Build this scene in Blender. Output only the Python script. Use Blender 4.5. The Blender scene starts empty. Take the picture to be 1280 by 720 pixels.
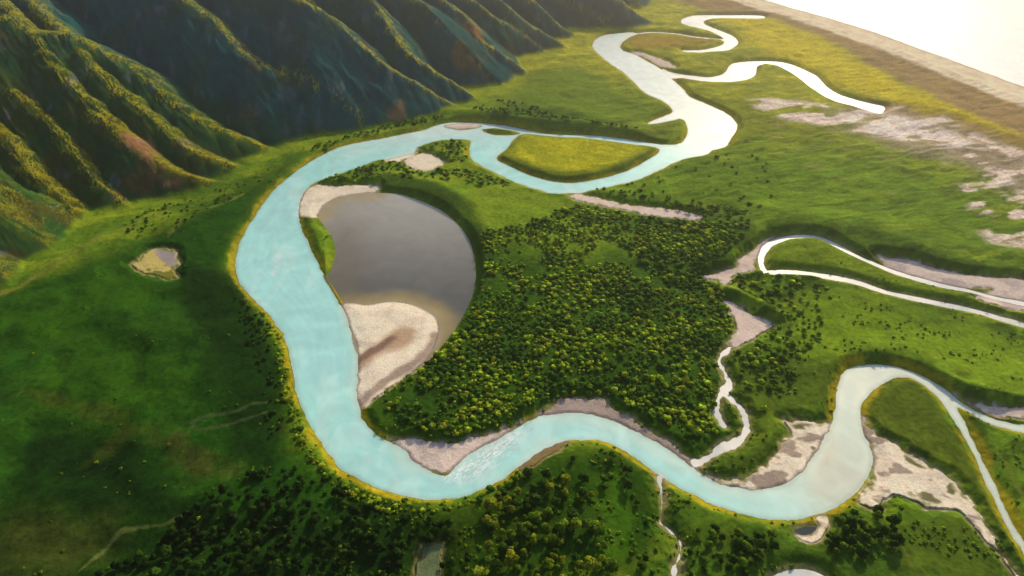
import bpy, math, random
import numpy as np
from mathutils import Vector, Matrix

random.seed(7)
R = math.radians
SC = bpy.context.scene
COL = SC.collection

# ------------------------------------------------------------------ camera
H = 430.0
PITCH = R(38.0)
F = 772.5
SP, CP = math.sin(PITCH), math.cos(PITCH)

def at(px, py, z=0.0):
    """ground point (metres) seen at a pixel of the 1280x720 photograph"""
    v = (360.0 - py) / F
    u = (px - 640.0) / F
    d = (H - z) / (SP - v * CP)
    return (d * u, d * (CP + v * SP))

cd = bpy.data.cameras.new('camera')
cam = bpy.data.objects.new('camera', cd)
COL.objects.link(cam)
cam.location = (0, 0, H)
cam.rotation_euler = (math.pi / 2 - PITCH, 0, 0)
cd.sensor_width = 36.0
cd.lens = 36.0 * F / 1280.0
cd.clip_start = 1.0
cd.clip_end = 60000.0
SC.camera = cam

# ------------------------------------------------------------------ light
SUN_AZ, SUN_EL = R(27.0), R(27.0)      # azimuth measured from +Y towards +X
w = bpy.data.worlds.new('World')
SC.world = w
w.use_nodes = True
nt = w.node_tree
sky = nt.nodes.new('ShaderNodeTexSky')
sky.sky_type = 'NISHITA'
sky.sun_disc = False
sky.sun_elevation = SUN_EL
sky.sun_rotation = SUN_AZ
sky.altitude = 200
sky.dust_density = 2.0
nt.links.new(sky.outputs[0], nt.nodes['Background'].inputs[0])
nt.nodes['Background'].inputs[1].default_value = 0.15
sd = bpy.data.lights.new('sun', 'SUN')
sd.energy = 5.0
sd.angle = R(0.6)
sd.color = (1.0, 0.82, 0.54)
so = bpy.data.objects.new('sun', sd)
COL.objects.link(so)
sdir = Vector((math.sin(SUN_AZ) * math.cos(SUN_EL), math.cos(SUN_AZ) * math.cos(SUN_EL), math.sin(SUN_EL)))
so.rotation_euler = sdir.to_track_quat('Z', 'Y').to_euler()
so.location = sdir * 3000
SC.view_settings.view_transform = 'Standard'
SC.view_settings.look = 'None'
SC.view_settings.exposure = 0
SC.render.engine = 'CYCLES'
SC.cycles.max_bounces = 5
SC.cycles.diffuse_bounces = 2
SC.cycles.glossy_bounces = 2
SC.cycles.transmission_bounces = 2
SC.cycles.volume_bounces = 0
SC.cycles.transparent_max_bounces = 4
SC.cycles.use_denoising = True
SC.cycles.sample_clamp_indirect = 4.0

# ------------------------------------------------------------------ helpers
def tag(o, label=None, cat=None, group=None, kind=None):
    if label: o['label'] = label
    if cat: o['category'] = cat
    if group: o['group'] = group
    if kind: o['kind'] = kind
    return o

def _hash(ix, iy, s):
    n = (ix.astype(np.int64) * 374761393 + iy.astype(np.int64) * 668265263 + s * 974634533) & 0xFFFFFFFF
    n = ((n ^ (n >> 13)) * 1274126177) & 0xFFFFFFFF
    return ((n ^ (n >> 16)) & 0xFFFF).astype(np.float32) / 65535.0

def vnoise(x, y, s=0):
    ix = np.floor(x); iy = np.floor(y)
    fx = (x - ix).astype(np.float32); fy = (y - iy).astype(np.float32)
    ix = ix.astype(np.int64); iy = iy.astype(np.int64)
    fx = fx * fx * fx * (fx * (fx * 6 - 15) + 10); fy = fy * fy * fy * (fy * (fy * 6 - 15) + 10)
    a = _hash(ix, iy, s); b = _hash(ix + 1, iy, s); c = _hash(ix, iy + 1, s); d = _hash(ix + 1, iy + 1, s)
    return (a + (b - a) * fx) + ((c + (d - c) * fx) - (a + (b - a) * fx)) * fy

def fbm(x, y, scale, octv=4, s=0, gain=0.5):
    """0..1 around .5 ; scale = size in metres of the largest blobs"""
    t = 0; amp = 1.0; tot = 0
    ca, sa = 0.8, 0.6
    x = x / scale; y = y / scale
    for k in range(octv):
        t = t + amp * vnoise(x, y, s + k * 17)
        tot += amp; amp *= gain
        x, y = (x * ca - y * sa) * 2.03 + 11.3, (x * sa + y * ca) * 2.03 + 5.7
    return t / tot

def sstep(a, b, x):
    t = np.clip((x - a) / (b - a), 0, 1)
    return t * t * (3 - 2 * t)

def spline(pts, closed=True, n=4):
    p = np.array(pts, float)
    m = len(p)
    out = []
    rng = range(m) if closed else range(m - 1)
    for i in rng:
        if closed:
            a, b, c, d = p[(i - 1) % m], p[i], p[(i + 1) % m], p[(i + 2) % m]
        else:
            a, b, c, d = p[max(i - 1, 0)], p[i], p[i + 1], p[min(i + 2, m - 1)]
        for k in range(n):
            t = k / n
            # centripetal-ish, tension .5
            out.append(0.5 * ((2 * b) + (c - a) * t + (2 * a - 5 * b + 4 * c - d) * t * t + (3 * b - a - 3 * c + d) * t ** 3))
    if not closed: out.append(p[-1])
    return np.array(out)

def world(pts, z=0.0):
    return np.array([at(a, b, z) for a, b in pts])

# ------------------------------------------------------------------ terrain grid
NV, NS = 860, 1440
vs = np.linspace(-0.58, 0.52, NV)
dd = H / (SP - vs * CP)
yrows = dd * (CP + vs * SP)
far = []
y = yrows[-1]; st = yrows[-1] - yrows[-2]
while y < 30000:
    st *= 1.22; y += st; far.append(y)
near = [-900, -400, -100, 30]
near = [q for q in near if q < yrows[0] - 40]
yrows = np.concatenate([near, yrows, far])
NR = len(yrows)
scol = np.linspace(-1.27, 1.27, NS) * 0.8285
drow = np.maximum(CP * yrows + H * SP, 120)
X = (drow[:, None] * scol[None, :]).astype(np.float64)
Y = np.repeat(yrows[:, None], NS, 1)
X32, Y32 = X.astype(np.float32), Y.astype(np.float32)

def window(x0, x1, y0, y1):
    r0 = max(np.searchsorted(yrows, y0) - 1, 0); r1 = min(np.searchsorted(yrows, y1) + 1, NR)
    if r1 <= r0: return None
    dmin, dmax = drow[r0], drow[r1 - 1]
    s0 = min(x0 / dmin, x0 / dmax); s1 = max(x1 / dmin, x1 / dmax)
    c0 = max(np.searchsorted(scol, s0) - 1, 0); c1 = min(np.searchsorted(scol, s1) + 1, NS)
    if c1 <= c0: return None
    return slice(r0, r1), slice(c0, c1)

def segdist(A, B, x, y):
    dx, dy = B[0] - A[0], B[1] - A[1]
    L = dx * dx + dy * dy + 1e-9
    t = np.clip(((x - A[0]) * dx + (y - A[1]) * dy) / L, 0, 1)
    ex = x - (A[0] + t * dx); ey = y - (A[1] + t * dy)
    return np.sqrt(ex * ex + ey * ey), t, (dx * (y - A[1]) - dy * (x - A[0]))

def line_dist(W, margin, out=None):
    if out is None: out = np.full(X.shape, margin, np.float32)
    for A, B in zip(W[:-1], W[1:]):
        wn = window(min(A[0], B[0]) - margin, max(A[0], B[0]) + margin, min(A[1], B[1]) - margin, max(A[1], B[1]) + margin)
        if wn is None: continue
        d, _, _ = segdist(A, B, X32[wn], Y32[wn])
        out[wn] = np.minimum(out[wn], d)
    return out

def inside(W):
    m = np.zeros(X.shape, bool)
    x0, y0 = W[:, 0], W[:, 1]; x1, y1 = np.roll(x0, -1), np.roll(y0, -1)
    r0 = np.searchsorted(yrows, y0.min()); r1 = np.searchsorted(yrows, y0.max())
    for r in range(r0, r1):
        yy = yrows[r]
        k = (y0 > yy) != (y1 > yy)
        if not k.any(): continue
        xs = np.sort(x0[k] + (yy - y0[k]) / (y1[k] - y0[k]) * (x1[k] - x0[k]))
        m[r] = (np.searchsorted(xs, X[r]) % 2) == 1
    return m

def sdf(pts, margin=45.0, n=4):
    W = world(spline(pts, True, n))
    d = line_dist(np.vstack([W, W[:1]]), margin)
    return np.where(inside(W), -d, d)

def stream_sdf(pts, width, margin=45.0, n=4):
    q = np.array(pts, float)
    W = world(spline(q[:, :2], False, n))
    return line_dist(W, margin) - width / 2

# ------------------------------------------------------------------ outlines measured on the photograph (pixels)
RIVER = [(747,47),(740,56),(744,64),(760,78),(779,91),(794,105),(807,117),(829,127),(840,137),(837,142),(822,148),(810,153),(813,156),(835,152),(851,149),(858,157),(857,172),(847,180),
 (822,180),(779,173),(735,169),(694,168),(666,164),(638,158),(604,154),(567,153),(548,156),(527,163),(477,173),(427,183),(393,199),(363,219),(340,240),(327,257),(310,283),(298,307),(294,333),(298,352),(313,371),(333,391),(353,418),(361,441),(367,473),(371,490),(380,517),(393,543),(410,568),(429,588),(454,603),(480,614),(510,622),(537,625),(567,624),(594,617),(620,604),(640,592),(657,579),(680,562),(704,552),(727,550),(754,552),(780,564),(804,580),(827,596),(851,611),(873,622),(896,633),(930,644),(963,650),(996,650),(1026,643),(1053,630),(1073,613),(1088,593),(1092,575),(1088,558),(1082,545),(1077,528),(1077,510),(1086,493),(1100,482),(1112,475),(1126,472),(1141,474),(1160,486),(1176,502),(1193,528),(1210,556),(1228,594),(1246,634),(1263,668),(1285,704),(1330,780),
 (1345,775),(1298,706),(1280,674),(1265,652),(1247,613),(1230,577),(1213,543),(1204,522),(1197,510),(1209,515),(1230,527),(1253,536),(1280,542),(1340,550),(1340,536),(1280,530),(1250,526),(1225,516),(1200,502),(1176,482),(1146,467),(1126,460),(1096,455),(1070,457),(1055,464),(1047,479),(1043,507),(1038,533),(1026,557),(1010,580),(993,597),(973,607),(946,612),(920,610),(896,603),(873,590),(853,575),(827,556),(804,543),(777,530),(754,522),(727,516),(694,517),(667,523),(644,535),(614,553),(587,567),(570,581),(557,593),(534,587),(517,577),(507,563),(487,552),(470,543),(457,530),(450,513),(446,490),(448,465),(447,440),(440,413),(427,383),(410,353),(397,327),(382,295),(374,272),(376,250),(383,238),(397,227),(427,217),(447,210),(470,201),(487,199),(505,195),(518,192),(523,184),(540,178),(557,175),(584,175),(588,180),(586,188),(590,200),(614,214),(644,228),(674,238),(690,242),(724,241),(760,234),(794,226),(827,212),(854,199),(882,194),(891,188),(907,183),(916,170),(922,157),(913,145),(897,136),(879,128),(863,121),(854,111),(844,102),(835,94),(826,86),(807,75),(791,67),(779,63),(776,57),(782,50),(791,45),(800,43),(791,40.5),(775,41),(760,43)]
ISLAND = [(633,187),(640,178),(650,169),(668,168.5),(691,171),(735,173.5),(785,180),(824,186.5),(804,203),(774,217),(727,227.5),(694,227),(663,219),(636,207),(621,198)]
ISLET = [(603,162),(622,161),(642,164),(650,167),(636,169),(615,168)]
SHOAL = [(556,158),(570,155),(592,155.5),(602,158),(590,161),(570,162)]
LAKE = [(427,246),(450,242),(480,241),(500,243),(520,249),(540,257),(560,269),(577,285),(588,303),(594,325),(595,345),(591,368),(582,390),(569,412),(553,433),(535,452),(518,466),(490,470),(450,440),(440,395),(430,381),(417,360),(408,345),(414,335),(419,315),(415,297),(405,283),(398,272),(402,260),(412,252)]
SPIT = [(428,383),(440,379),(460,381),(485,377),(510,379),(530,387),(544,396),(549,410),(545,430),(533,450),(510,470),(490,484),(470,498),(453,509),(444,500),(444,467),(445,440),(437,413)]
SAND = {
 'shoal': (SHOAL, 'low pale gravel shoal in the white water left of the slim islet', 'gravel'),
 'braid': ([(1192,493),(1222,506),(1250,509),(1295,512),(1295,526),(1255,522),(1225,513)], 'sliver of pinkish gravel between the braids at the right edge', 'gravel'),
 'top': ([(372,250),(380,240),(397,232),(420,234),(445,233),(470,232),(476,238),(462,243),(440,245),(418,251),(404,262),(396,272),(383,271),(372,268)], 'pale sand strip at the upper end of the grey lake beside the turquoise river', 'sand'),
 'spit': (SPIT, 'broad pale sand spit between the turquoise river and the grey lake', 'sand'),
 'patch': ([(505,205),(512,197),(525,193),(540,195),(556,203),(545,209),(535,213),(518,212)], 'small pale sand patch on the green point above the grey lake', 'sand'),
 'edge': ([(480,200),(497,192),(512,188),(522,186),(519,194),(508,199),(492,203)], 'thin pale sand edge on the upper river bank above the lake', 'sand'),
 'wedge': ([(484,550),(505,554),(530,553),(560,555),(587,550),(614,542),(640,531),(655,526),(650,536),(614,557),(587,571),(570,585),(557,595),(534,589),(515,578),(505,564)], 'wedge shaped pinkish gravel bar beside the white rapids', 'gravel'),
 'cap': ([(662,526),(680,516),(694,506),(704,500),(728,501),(752,499),(765,511),(790,527),(820,546),(845,562),(870,582),(866,592),(840,570),(804,547),(777,534),(754,526),(727,520),(694,521)], 'brownish gravel bar along the outside of the middle river bend', 'gravel'),
 'strip': ([(648,588),(660,573),(680,560),(704,551),(712,556),(690,566),(672,577),(656,588)], 'narrow brown gravel strip on the lower bank of the middle bend', 'brown'),
 'crescent': ([(862,578),(880,592),(905,602),(930,601),(952,592),(966,574),(978,556),(986,542),(976,526),(1000,526),(1020,531),(1042,532),(1030,560),(1014,584),(996,602),(975,613),(946,617),(918,615),(892,607),(868,592)], 'crescent of mottled pinkish sand inside the lower right bend', 'sand'),
 'fan': ([(1076,522),(1084,535),(1094,545),(1115,556),(1140,572),(1165,590),(1185,600),(1195,612),(1210,628),(1228,652),(1250,684),(1275,722),(1268,726),(1243,694),(1222,668),(1206,645),(1190,638),(1160,637),(1140,628),(1118,620),(1104,624),(1097,636),(1078,633),(1072,626),(1088,600),(1087,562),(1078,540)], 'fan of streaked pale sand on the right bank tapering to a thin tail', 'sand'),
 'hook': ([(989,665),(1000,669),(1013,668),(1021,660),(1022,648),(1034,646),(1034,660),(1030,669),(1016,677),(1002,675)], 'tiny hook of pale sand below the lower right bend', 'sand'),
 'triangle': ([(905,377),(925,385),(945,398),(965,407),(950,418),(932,430),(915,440),(910,432),(918,420),(922,408),(914,392)], 'pinkish triangle of bare sand at the head of the thin middle creek', 'gravel'),
 'ribbon': ([(712,244),(730,245),(744,247),(777,256),(827,262),(853,266),(878,271),(870,278),(853,275),(820,271),(770,262),(727,252)], 'long grey gravel ribbon of a dry side channel right of the lake', 'gravel'),
 'bed': ([(1092,320),(1110,322),(1136,327),(1173,337),(1220,347),(1290,351),(1330,352),(1330,392),(1285,389),(1253,384),(1216,374),(1235,362),(1200,361),(1170,352),(1130,342),(1110,335)], 'wide pinkish gravel bed where the right hand channel braids out', 'gravel'),
 'head': ([(873,347),(890,345),(905,340),(922,334),(930,322),(945,309),(962,299),(970,300),(958,310),(948,322),(944,334),(935,342),(915,347),(905,355),(897,350)], 'pale gravel mouth at the inner end of the right hand channels', 'gravel'),
 'quarry': ([(184,315),(200,311),(215,313),(222,325),(219,338),(224,349),(205,349),(190,345),(174,340),(166,332),(177,327)], 'bare yellowish clearing in the meadow below the mountain foot', 'quarry'),
 'slip': ([(527,690),(538,684),(552,682),(550,705),(548,730),(520,730)], 'pale rectangular bare patch at the bottom edge of the picture', 'slip'),
 'bank': ([(790,66),(808,73),(826,83),(845,86),(835,79),(815,71),(800,66)], 'grey gravel bank inside the far bend of the white river', 'gravel'),
}
STREAMS = {
 'upper_s': dict(poly=[(951,19.5),(904,19),(872,19),(857,22),(851,26),(855,31),(872,36),(891,41),(903,47),(905,50),(904,55),(894,59),(876,62.5),(853,63),(860,66),(888,66),(907,64),(919,58),(923,53),(916,45),(897,37),(881,30),(883,25),(904,23.5),(951,24)], label='white S shaped stream near the far beach'),
 'link': dict(line=[(793,43),(812,41),(829,41.5),(851,43.5),(872,47),(904,50)], width=13, label='thin white channel linking the far river bend and the S shaped stream'),
 'middle': dict(poly=[(828,86),(838,90),(853,93),(870,95),(886,96.5),(900,94),(907,90),(912,82),(920,78.5),(935,77),(953,76.5),(970,77),(985,79.5),(998,84),(1011,90),(1022,96),(1033,108),(1045,116),(1060,122),(1086,129),(1106,134),(1100,143),(1083,139),(1066,133.5),(1048,129),(1033,122),(1022,115),(1010,107),(1003,101),(992,93),(976,84.5),(962,81.5),(952,81),(946,84),(945,92),(938,98),(920,102),(896,103.5),(870,101),(853,98.5),(838,98),(830,95)], label='white branch stream curling right from the far river'),
 'right_upper': dict(line=[(956,341),(951,328),(954,315),(963,305),(986,297),(1016,296),(1040,304),(1066,318),(1093,330),(1120,341),(1150,350),(1180,358),(1212,364),(1245,373),(1290,382),(1340,392)], width=8, label='pale channel arching around the green point on the right'),
 'right_lower': dict(line=[(962,341),(986,340),(1020,344),(1066,352),(1106,365),(1146,374),(1186,382),(1220,389),(1253,399),(1280,407),(1330,424)], width=9.5, label='thin pale channel running below the green point to the right edge'),
 'creek': dict(line=[(914,434),(904,443),(899,453),(906,466),(911,480),(905,490),(915,501),(928,513),(933,530),(929,546),(917,555),(903,561),(884,573),(868,579)], width=5.5, label='thin white creek winding from the sand triangle to the river'),
 'creek_loop': dict(line=[(907,489),(899,497),(896,510),(899,522),(906,533)], width=3.5, label='dry white side loop of the thin creek'),
 'brook': dict(line=[(824,598),(827,620),(827,640),(825,653),(836,662),(849,676),(850,692),(843,712),(842,735)], width=4.6, label='narrow pale brook running down from the river to the bottom edge'),
 'pool': dict(poly=[(965,722),(980,715),(996,712),(1015,714),(1032,722),(1020,732),(975,732)], label='pale pool half cut by the bottom edge of the picture'),
 'hook_pond': dict(poly=[(992,664),(1003,659),(1019,658),(1020,662),(1012,668),(1001,669)], label='tiny dark pond held by the hook of sand'),
}
MINI = {'creek', 'creek_loop', 'brook'}

# --- signed distances
ragged = (fbm(X32, Y32, 14, 3, 3) - .5)
ragged2 = (fbm(X32, Y32, 30, 3, 91) - .5)
fine = (fbm(X32, Y32, 6, 2, 55) - .5)
d_isl = sdf(ISLAND) + ragged * 2.0
d_shoal = sdf(SHOAL) + ragged * 4
d_islet = sdf(ISLET) + ragged * 2.0
d_river = sdf(RIVER) + ragged * 2.6 + fine * 1.6
d_river = np.maximum(d_river, -np.minimum(np.minimum(d_isl, d_islet), d_shoal))
d_spit = sdf(SPIT) + ragged * 2.0 + fine
d_lake = sdf(LAKE) + ragged * 1.2
d_lake = np.maximum(d_lake, -d_spit)
d_streams = {}
for k, q in STREAMS.items():
    if 'poly' in q: d = sdf(q['poly'])
    else:
        d = stream_sdf(q['line'], q['width'])
        d = d + ragged2 * q['width'] * (.35 if k not in MINI else 1.3) + (fine * 3.5 if k in MINI else 0)
    d_streams[k] = d + ragged * (1.2 if k not in MINI else 2.5)
d_allstream = np.minimum.reduce(list(d_streams.values()))
COAST = [(940,-4),(951,-1),(993,11),(1040,24),(1086,38),(1153,62),(1220,87),(1280,109),(1400,152),(1700,260)]
Wc = world(COAST)
# coast extended to the far distance and near right
c0 = Wc[0] + (Wc[0] - Wc[4]) / np.linalg.norm(Wc[0] - Wc[4]) * 20000
SEAP = np.vstack([[c0], Wc, [Wc[-1] + np.array([3000, -2500])], [[40000, Wc[-1][1]]], [[40000, 40000]], [[c0[0], 40000]]])
d_sea = line_dist(SEAP[:len(Wc) + 2], 140)
d_sea = np.where(inside(SEAP), -d_sea, d_sea) + (fbm(X32, Y32, 40, 3, 8) - .5) * 8
d_sand = {}
for k, (pts, lab, kind) in SAND.items():
    d_sand[k] = (d_spit if k == 'spit' else sdf(pts) + ragged2 * (9 if k not in ('hook', 'slip') else 2) + fine * 4)
d_allsand = np.minimum.reduce(list(d_sand.values()))
d_water = np.minimum.reduce([d_river, d_lake, d_allstream, d_sea])
d_open = np.minimum(d_water, d_allsand)

# ------------------------------------------------------------------ mountains: crest lines
#  pixel crest lines (foot last), slope of the crest line, side slopes sunny / shady
NH = np.array([-0.80, 0.60])
RIDGES = [
 ([(-60,8),(0,20),(30,36),(75,40),(110,55),(165,82),(195,112),(245,147),(300,172),(352,194)], .55, 0.88, .74, 13),
 ([(40,46),(65,82),(105,120),(155,170),(190,205),(207,232),(216,254)], .55, 0.88, .74, 9),
 ([(155,170),(185,192),(220,214),(255,225),(292,234)], .50, 0.88, .74, 7),
 ([(100,62),(150,115),(200,155),(240,185),(280,203),(322,214)], .53, 0.88, .74, 9),
 ([(5,110),(50,145),(85,185),(120,225),(167,265)], .52, 0.88, .74, 9),
 ([(-40,135),(0,170),(30,205),(65,235),(88,262),(103,288)], .50, 0.88, .74, 9),
 ([(-60,200),(-20,230),(15,262),(38,285),(52,304)], .48, 0.88, .74, 9),
 ([(-90,270),(-50,290),(-15,312),(0,345)], .46, 0.88, .74, 9),
 ([(-60,225),(-20,250),(20,280),(52,304),(72,322)], .72, .8, .75, 12),
 ([(-90,290),(-50,312),(-10,336),(18,362)], .66, .8, .75, 14),
 ([(235,0),(270,35),(305,65),(350,90),(395,115),(430,140),(460,163)], .58, 1.05, .78, 11),
 ([(305,66),(335,110),(355,135),(372,155),(385,172)], .56, 1.05, .78, 10),
 ([(375,0),(410,20),(435,45),(470,75),(510,100),(550,122),(582,139)], .60, 1.05, .78, 9),
 ([(437,55),(460,100),(480,122),(500,138),(518,152)], .56, 1.05, .78, 8),
 ([(465,0),(485,35),(510,65),(545,90),(575,108),(602,131)], .60, 1.05, .78, 8),
 ([(520,0),(545,25),(570,50),(600,80),(622,96),(636,108)], .60, .62, .85, 11),
 ([(560,3),(585,25),(600,50),(632,70),(650,84),(664,95)], .60, 1.05, .78, 9),
 ([(591,0),(613,19),(641,34),(664,52),(687,71)], .60, 1.05, .78, 9),
 ([(626,0),(654,25),(685,44),(700,55),(714,63)], .60, 1.05, .78, 9),
 ([(663,0),(694,26),(712,38),(727,47)], .60, 1.05, .78, 9),
 ([(706,0),(722,14),(738,26),(752,36)], .60, 1.05, .78, 9),
 ([(754,0),(766,16),(776,25),(786,31)], .60, 1.05, .78, 9),
 ([(776,0),(797,17),(812,25),(828,30)], .60, 1.05, .78, 9),
]
def crest(px, py, P0, s):
    """where the pixel ray meets the tilted plane z = s * distance uphill from P0"""
    v = (360.0 - py) / F; u = (px - 640.0) / F
    rx, ry, rz = u, CP + v * SP, v * CP - SP
    # z = H + t*rz ; z = s*((t*rx-P0x)*nx + (t*ry-P0y)*ny)
    a = s * (rx * NH[0] + ry * NH[1]) - rz
    t = (H + s * (P0[0] * NH[0] + P0[1] * NH[1])) / a
    return np.array([t * rx, t * ry, H + t * rz])

wx = (fbm(X32, Y32, 60, 3, 21) - .5); wy = (fbm(X32, Y32, 60, 3, 22) - .5)
XW = X32 + wx * 14; YW = Y32 + wy * 14
ZM = np.full(X.shape, -400, np.float32)
CREST = np.full(X.shape, 200, np.float32)      # distance to the nearest crest
def add_ridge(P3, ks, kd, wd):
    for A, B in zip(P3[:-1], P3[1:]):
        m = max(A[2], B[2], 30) / min(ks, kd) + 40
        wn = window(min(A[0], B[0]) - m, max(A[0], B[0]) + m, min(A[1], B[1]) - m, max(A[1], B[1]) + m)
        if wn is None: continue
        d, t, side = segdist(A, B, XW[wn], YW[wn])
        z = A[2] + (B[2] - A[2]) * t
        k = np.where(side < 0, ks, kd)          # side: crest runs downhill to lower right
        drop = k * (np.sqrt(d * d + wd * wd) - wd)
        h = z - drop
        old = ZM[wn]
        ZM[wn] = np.maximum(old, h)
        CREST[wn] = np.where(h >= old, d, CREST[wn])
for pts, s, ks, kd, wd in RIDGES:
    P0 = at(*pts[-1])
    q = spline(pts, False, 2)
    P3 = [crest(a, b, P0, s) for a, b in q]
    P3[-1][2] = 5.0
    # beyond the frame the crest goes on climbing towards the main range
    up = P3[0] - P3[min(3, len(P3) - 1)]
    hl = np.hypot(up[0], up[1])
    dirn = 0.5 * up[:2] / hl + 0.5 * NH
    dirn /= np.linalg.norm(dirn)
    ext = []
    z = P3[0][2]; p = P3[0][:2].copy()
    for k in range(5):
        p = p + dirn * 130; z = z + 130 * .42 * (1 - k * .12)
        ext.append(np.array([p[0], p[1], z]))
    side0 = None
    P3 = ext[::-1] + P3
    # side sign: walking downhill (towards lower right), the sunny side is on the left hand (far side)
    add_ridge(P3, kd, ks, wd)
# range continues to the far distance
bx, by = at(800, 20)
for k in range(14):
    P0 = np.array([bx + (k * 120 + 60) * .55, by + (k * 120 + 60) * .83])
    P3 = [np.array([P0[0] + NH[0] * t, P0[1] + NH[1] * t, .55 * t]) for t in (900, 600, 300, 120, 0)]
    add_ridge(P3, 1.0, .6, 8)
# gully erosion on the flanks
ero = 1 - np.abs(fbm(X32 * .8 - Y32 * .6, (X32 * .6 + Y32 * .8) * 2.2, 60, 4, 31) * 2 - 1)
rock = fbm(X32, Y32, 16, 4, 77) - .5
mfade = sstep(4, 60, ZM)
ZM = ZM + mfade * ((ero - .75) * 6 * sstep(4, 40, CREST) + rock * 1.2) 
ZM = np.minimum(ZM, 520 + rock * 40)

# ------------------------------------------------------------------ plain heights
bankn = fbm(X32, Y32, 50, 2, 14)
e = np.maximum(d_open, 0)
plain = (3.6 + 2.6 * bankn) * sstep(0, 12, e) + 0.5 * sstep(0, 2, e)
plain = plain + (fbm(X32, Y32, 110, 3, 41) - .5) * 7 * sstep(8, 44, e) + (fbm(X32, Y32, 22, 3, 42) - .5) * 2.2 * sstep(4, 30, e)
ridgy = fbm((X32 * .96 + Y32 * .28), (Y32 * .96 - X32 * .28) * 2.6, 46, 4, 44)
rz_ = sstep(40, 300, X32 + (Y32 - 700) * .2) * sstep(6, 30, e) * sstep(480, 640, Y32)
plain = plain + rz_ * (np.abs(ridgy - .5) * -2 + .5) * 3.2
BLUFF = [
 ([(905,327),(935,300),(965,283),(1016,279),(1066,292),(1110,307),(1173,318),(1290,334),(1340,338)], 5.5, 34),
 ([(478,227),(505,229),(540,240),(570,254),(592,272),(607,300),(613,335),(606,370)], 4.5, 20),
 ([(1030,470),(1050,449),(1096,441),(1140,450),(1190,478),(1240,505)], 2.5, 22),
 ([(560,144),(604,147),(660,156),(735,162),(800,171)], 7, 14),
 ([(880,345),(960,349),(1020,351)], 3, 6),
 ([(908,368),(935,379),(972,398)], 5, 8),
 ([(1176,478),(1230,498),(1290,510)], 4, 8),
]
for pts, h, wd in BLUFF:
    dl = line_dist(world(spline(pts, False, 3)), 90)
    plain = plain + h * np.exp(-(dl / wd) ** 2) * sstep(0, 9, e) * (.75 + .5 * bankn)
# left meadow leans up to the mountain foot
foot = world([(-200, 470), (0, 372), (100, 322), (190, 285), (250, 255), (330, 208), (400, 178), (470, 158)])
df = line_dist(foot, 160)
plain = plain + 5 * (1 - sstep(0, 120, df)) * sstep(10, 60, e)
hum = fbm(X32, Y32, 75, 3, 63)
LW = world([(-150, 340), (0, 372), (190, 300), (300, 260), (290, 350), (340, 450), (380, 590), (440, 640), (430, 760), (-150, 800)])
dLW = line_dist(np.vstack([LW, LW[:1]]), 60); LWm = sstep(0, 60, np.where(inside(LW), dLW, -dLW))
plain = plain + LWm * (hum - .5) * 26 * sstep(8, 50, e)
bed = -2.2 * sstep(0, 9, -d_water)
sandh = (0.35 + 1.1 * sstep(0, 16, d_water) + ragged * .8)
sand_in = sstep(1.5, -1.5, d_allsand)
Zp = np.where(d_water < 0, bed, np.where(d_allsand < 0, sandh * sstep(0, 3, d_water) + .12, plain + .12))
beach = 1 - sstep(34, 44, d_sea)
Zp = np.where(d_sea < 70, np.where(d_sea < 0, -4 * sstep(0, 30, -d_sea), np.minimum(d_sea * .045, 1.6 + plain * .7)), Zp)
kk = 3.0
hh = np.clip(.5 + .5 * (ZM - Zp) / kk, 0, 1)
Z = Zp + (ZM - Zp) * hh + kk * hh * (1 - hh)
keep = sstep(0, 10, d_open)                    # the river keeps its bed at the mountain foot
Z = np.where(d_open < 10, Zp + (Z - Zp) * keep, Z)
Z = Z.astype(np.float32)
mount = ((ZM > Zp + 1.5) & (d_open > 2)).astype(np.float32)

# ------------------------------------------------------------------ ground colours (albedo)
C = np.zeros(X.shape + (3,), np.float32)
def mixc(col, m):
    global C
    m = np.clip(m, 0, 1)[..., None].astype(np.float32)
    C = C * (1 - m) + np.array(col, np.float32) * m
def zone(pts, col, soft=25, strength=1.0, noise=0.0, nscale=40, seed=0, thr=.5, margin=60, n=3):
    d = sdf(pts, margin, n)
    if noise: d = d + (fbm(X32, Y32, nscale, 4, seed + 200) - thr) * noise
    mixc(col, (1 - sstep(-soft, soft, d)) * strength)
G_MID = (.115, .205, .011); G_BR = (.235, .310, .015); G_DK = (.016, .050, .007); YEL = (.36, .30, .018)
n1 = fbm(X32, Y32, 90, 4, 101); n2 = fbm(X32, Y32, 28, 4, 102)
streak = fbm(X32 * .94 + Y32 * .34, (Y32 * .94 - X32 * .34) * 3.2, 60, 4, 103)
C[:] = G_MID
mixc(G_BR, sstep(.45, .7, streak) * .8)
mixc(G_DK, sstep(.5, .72, n1) * .45)
mixc((.045,.095,.008), sstep(.50, .60, fbm((X32 * .96 + Y32 * .28), (Y32 * .96 - X32 * .28) * 3.0, 34, 4, 104)) * .8 * sstep(0, 200, X32))
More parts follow.
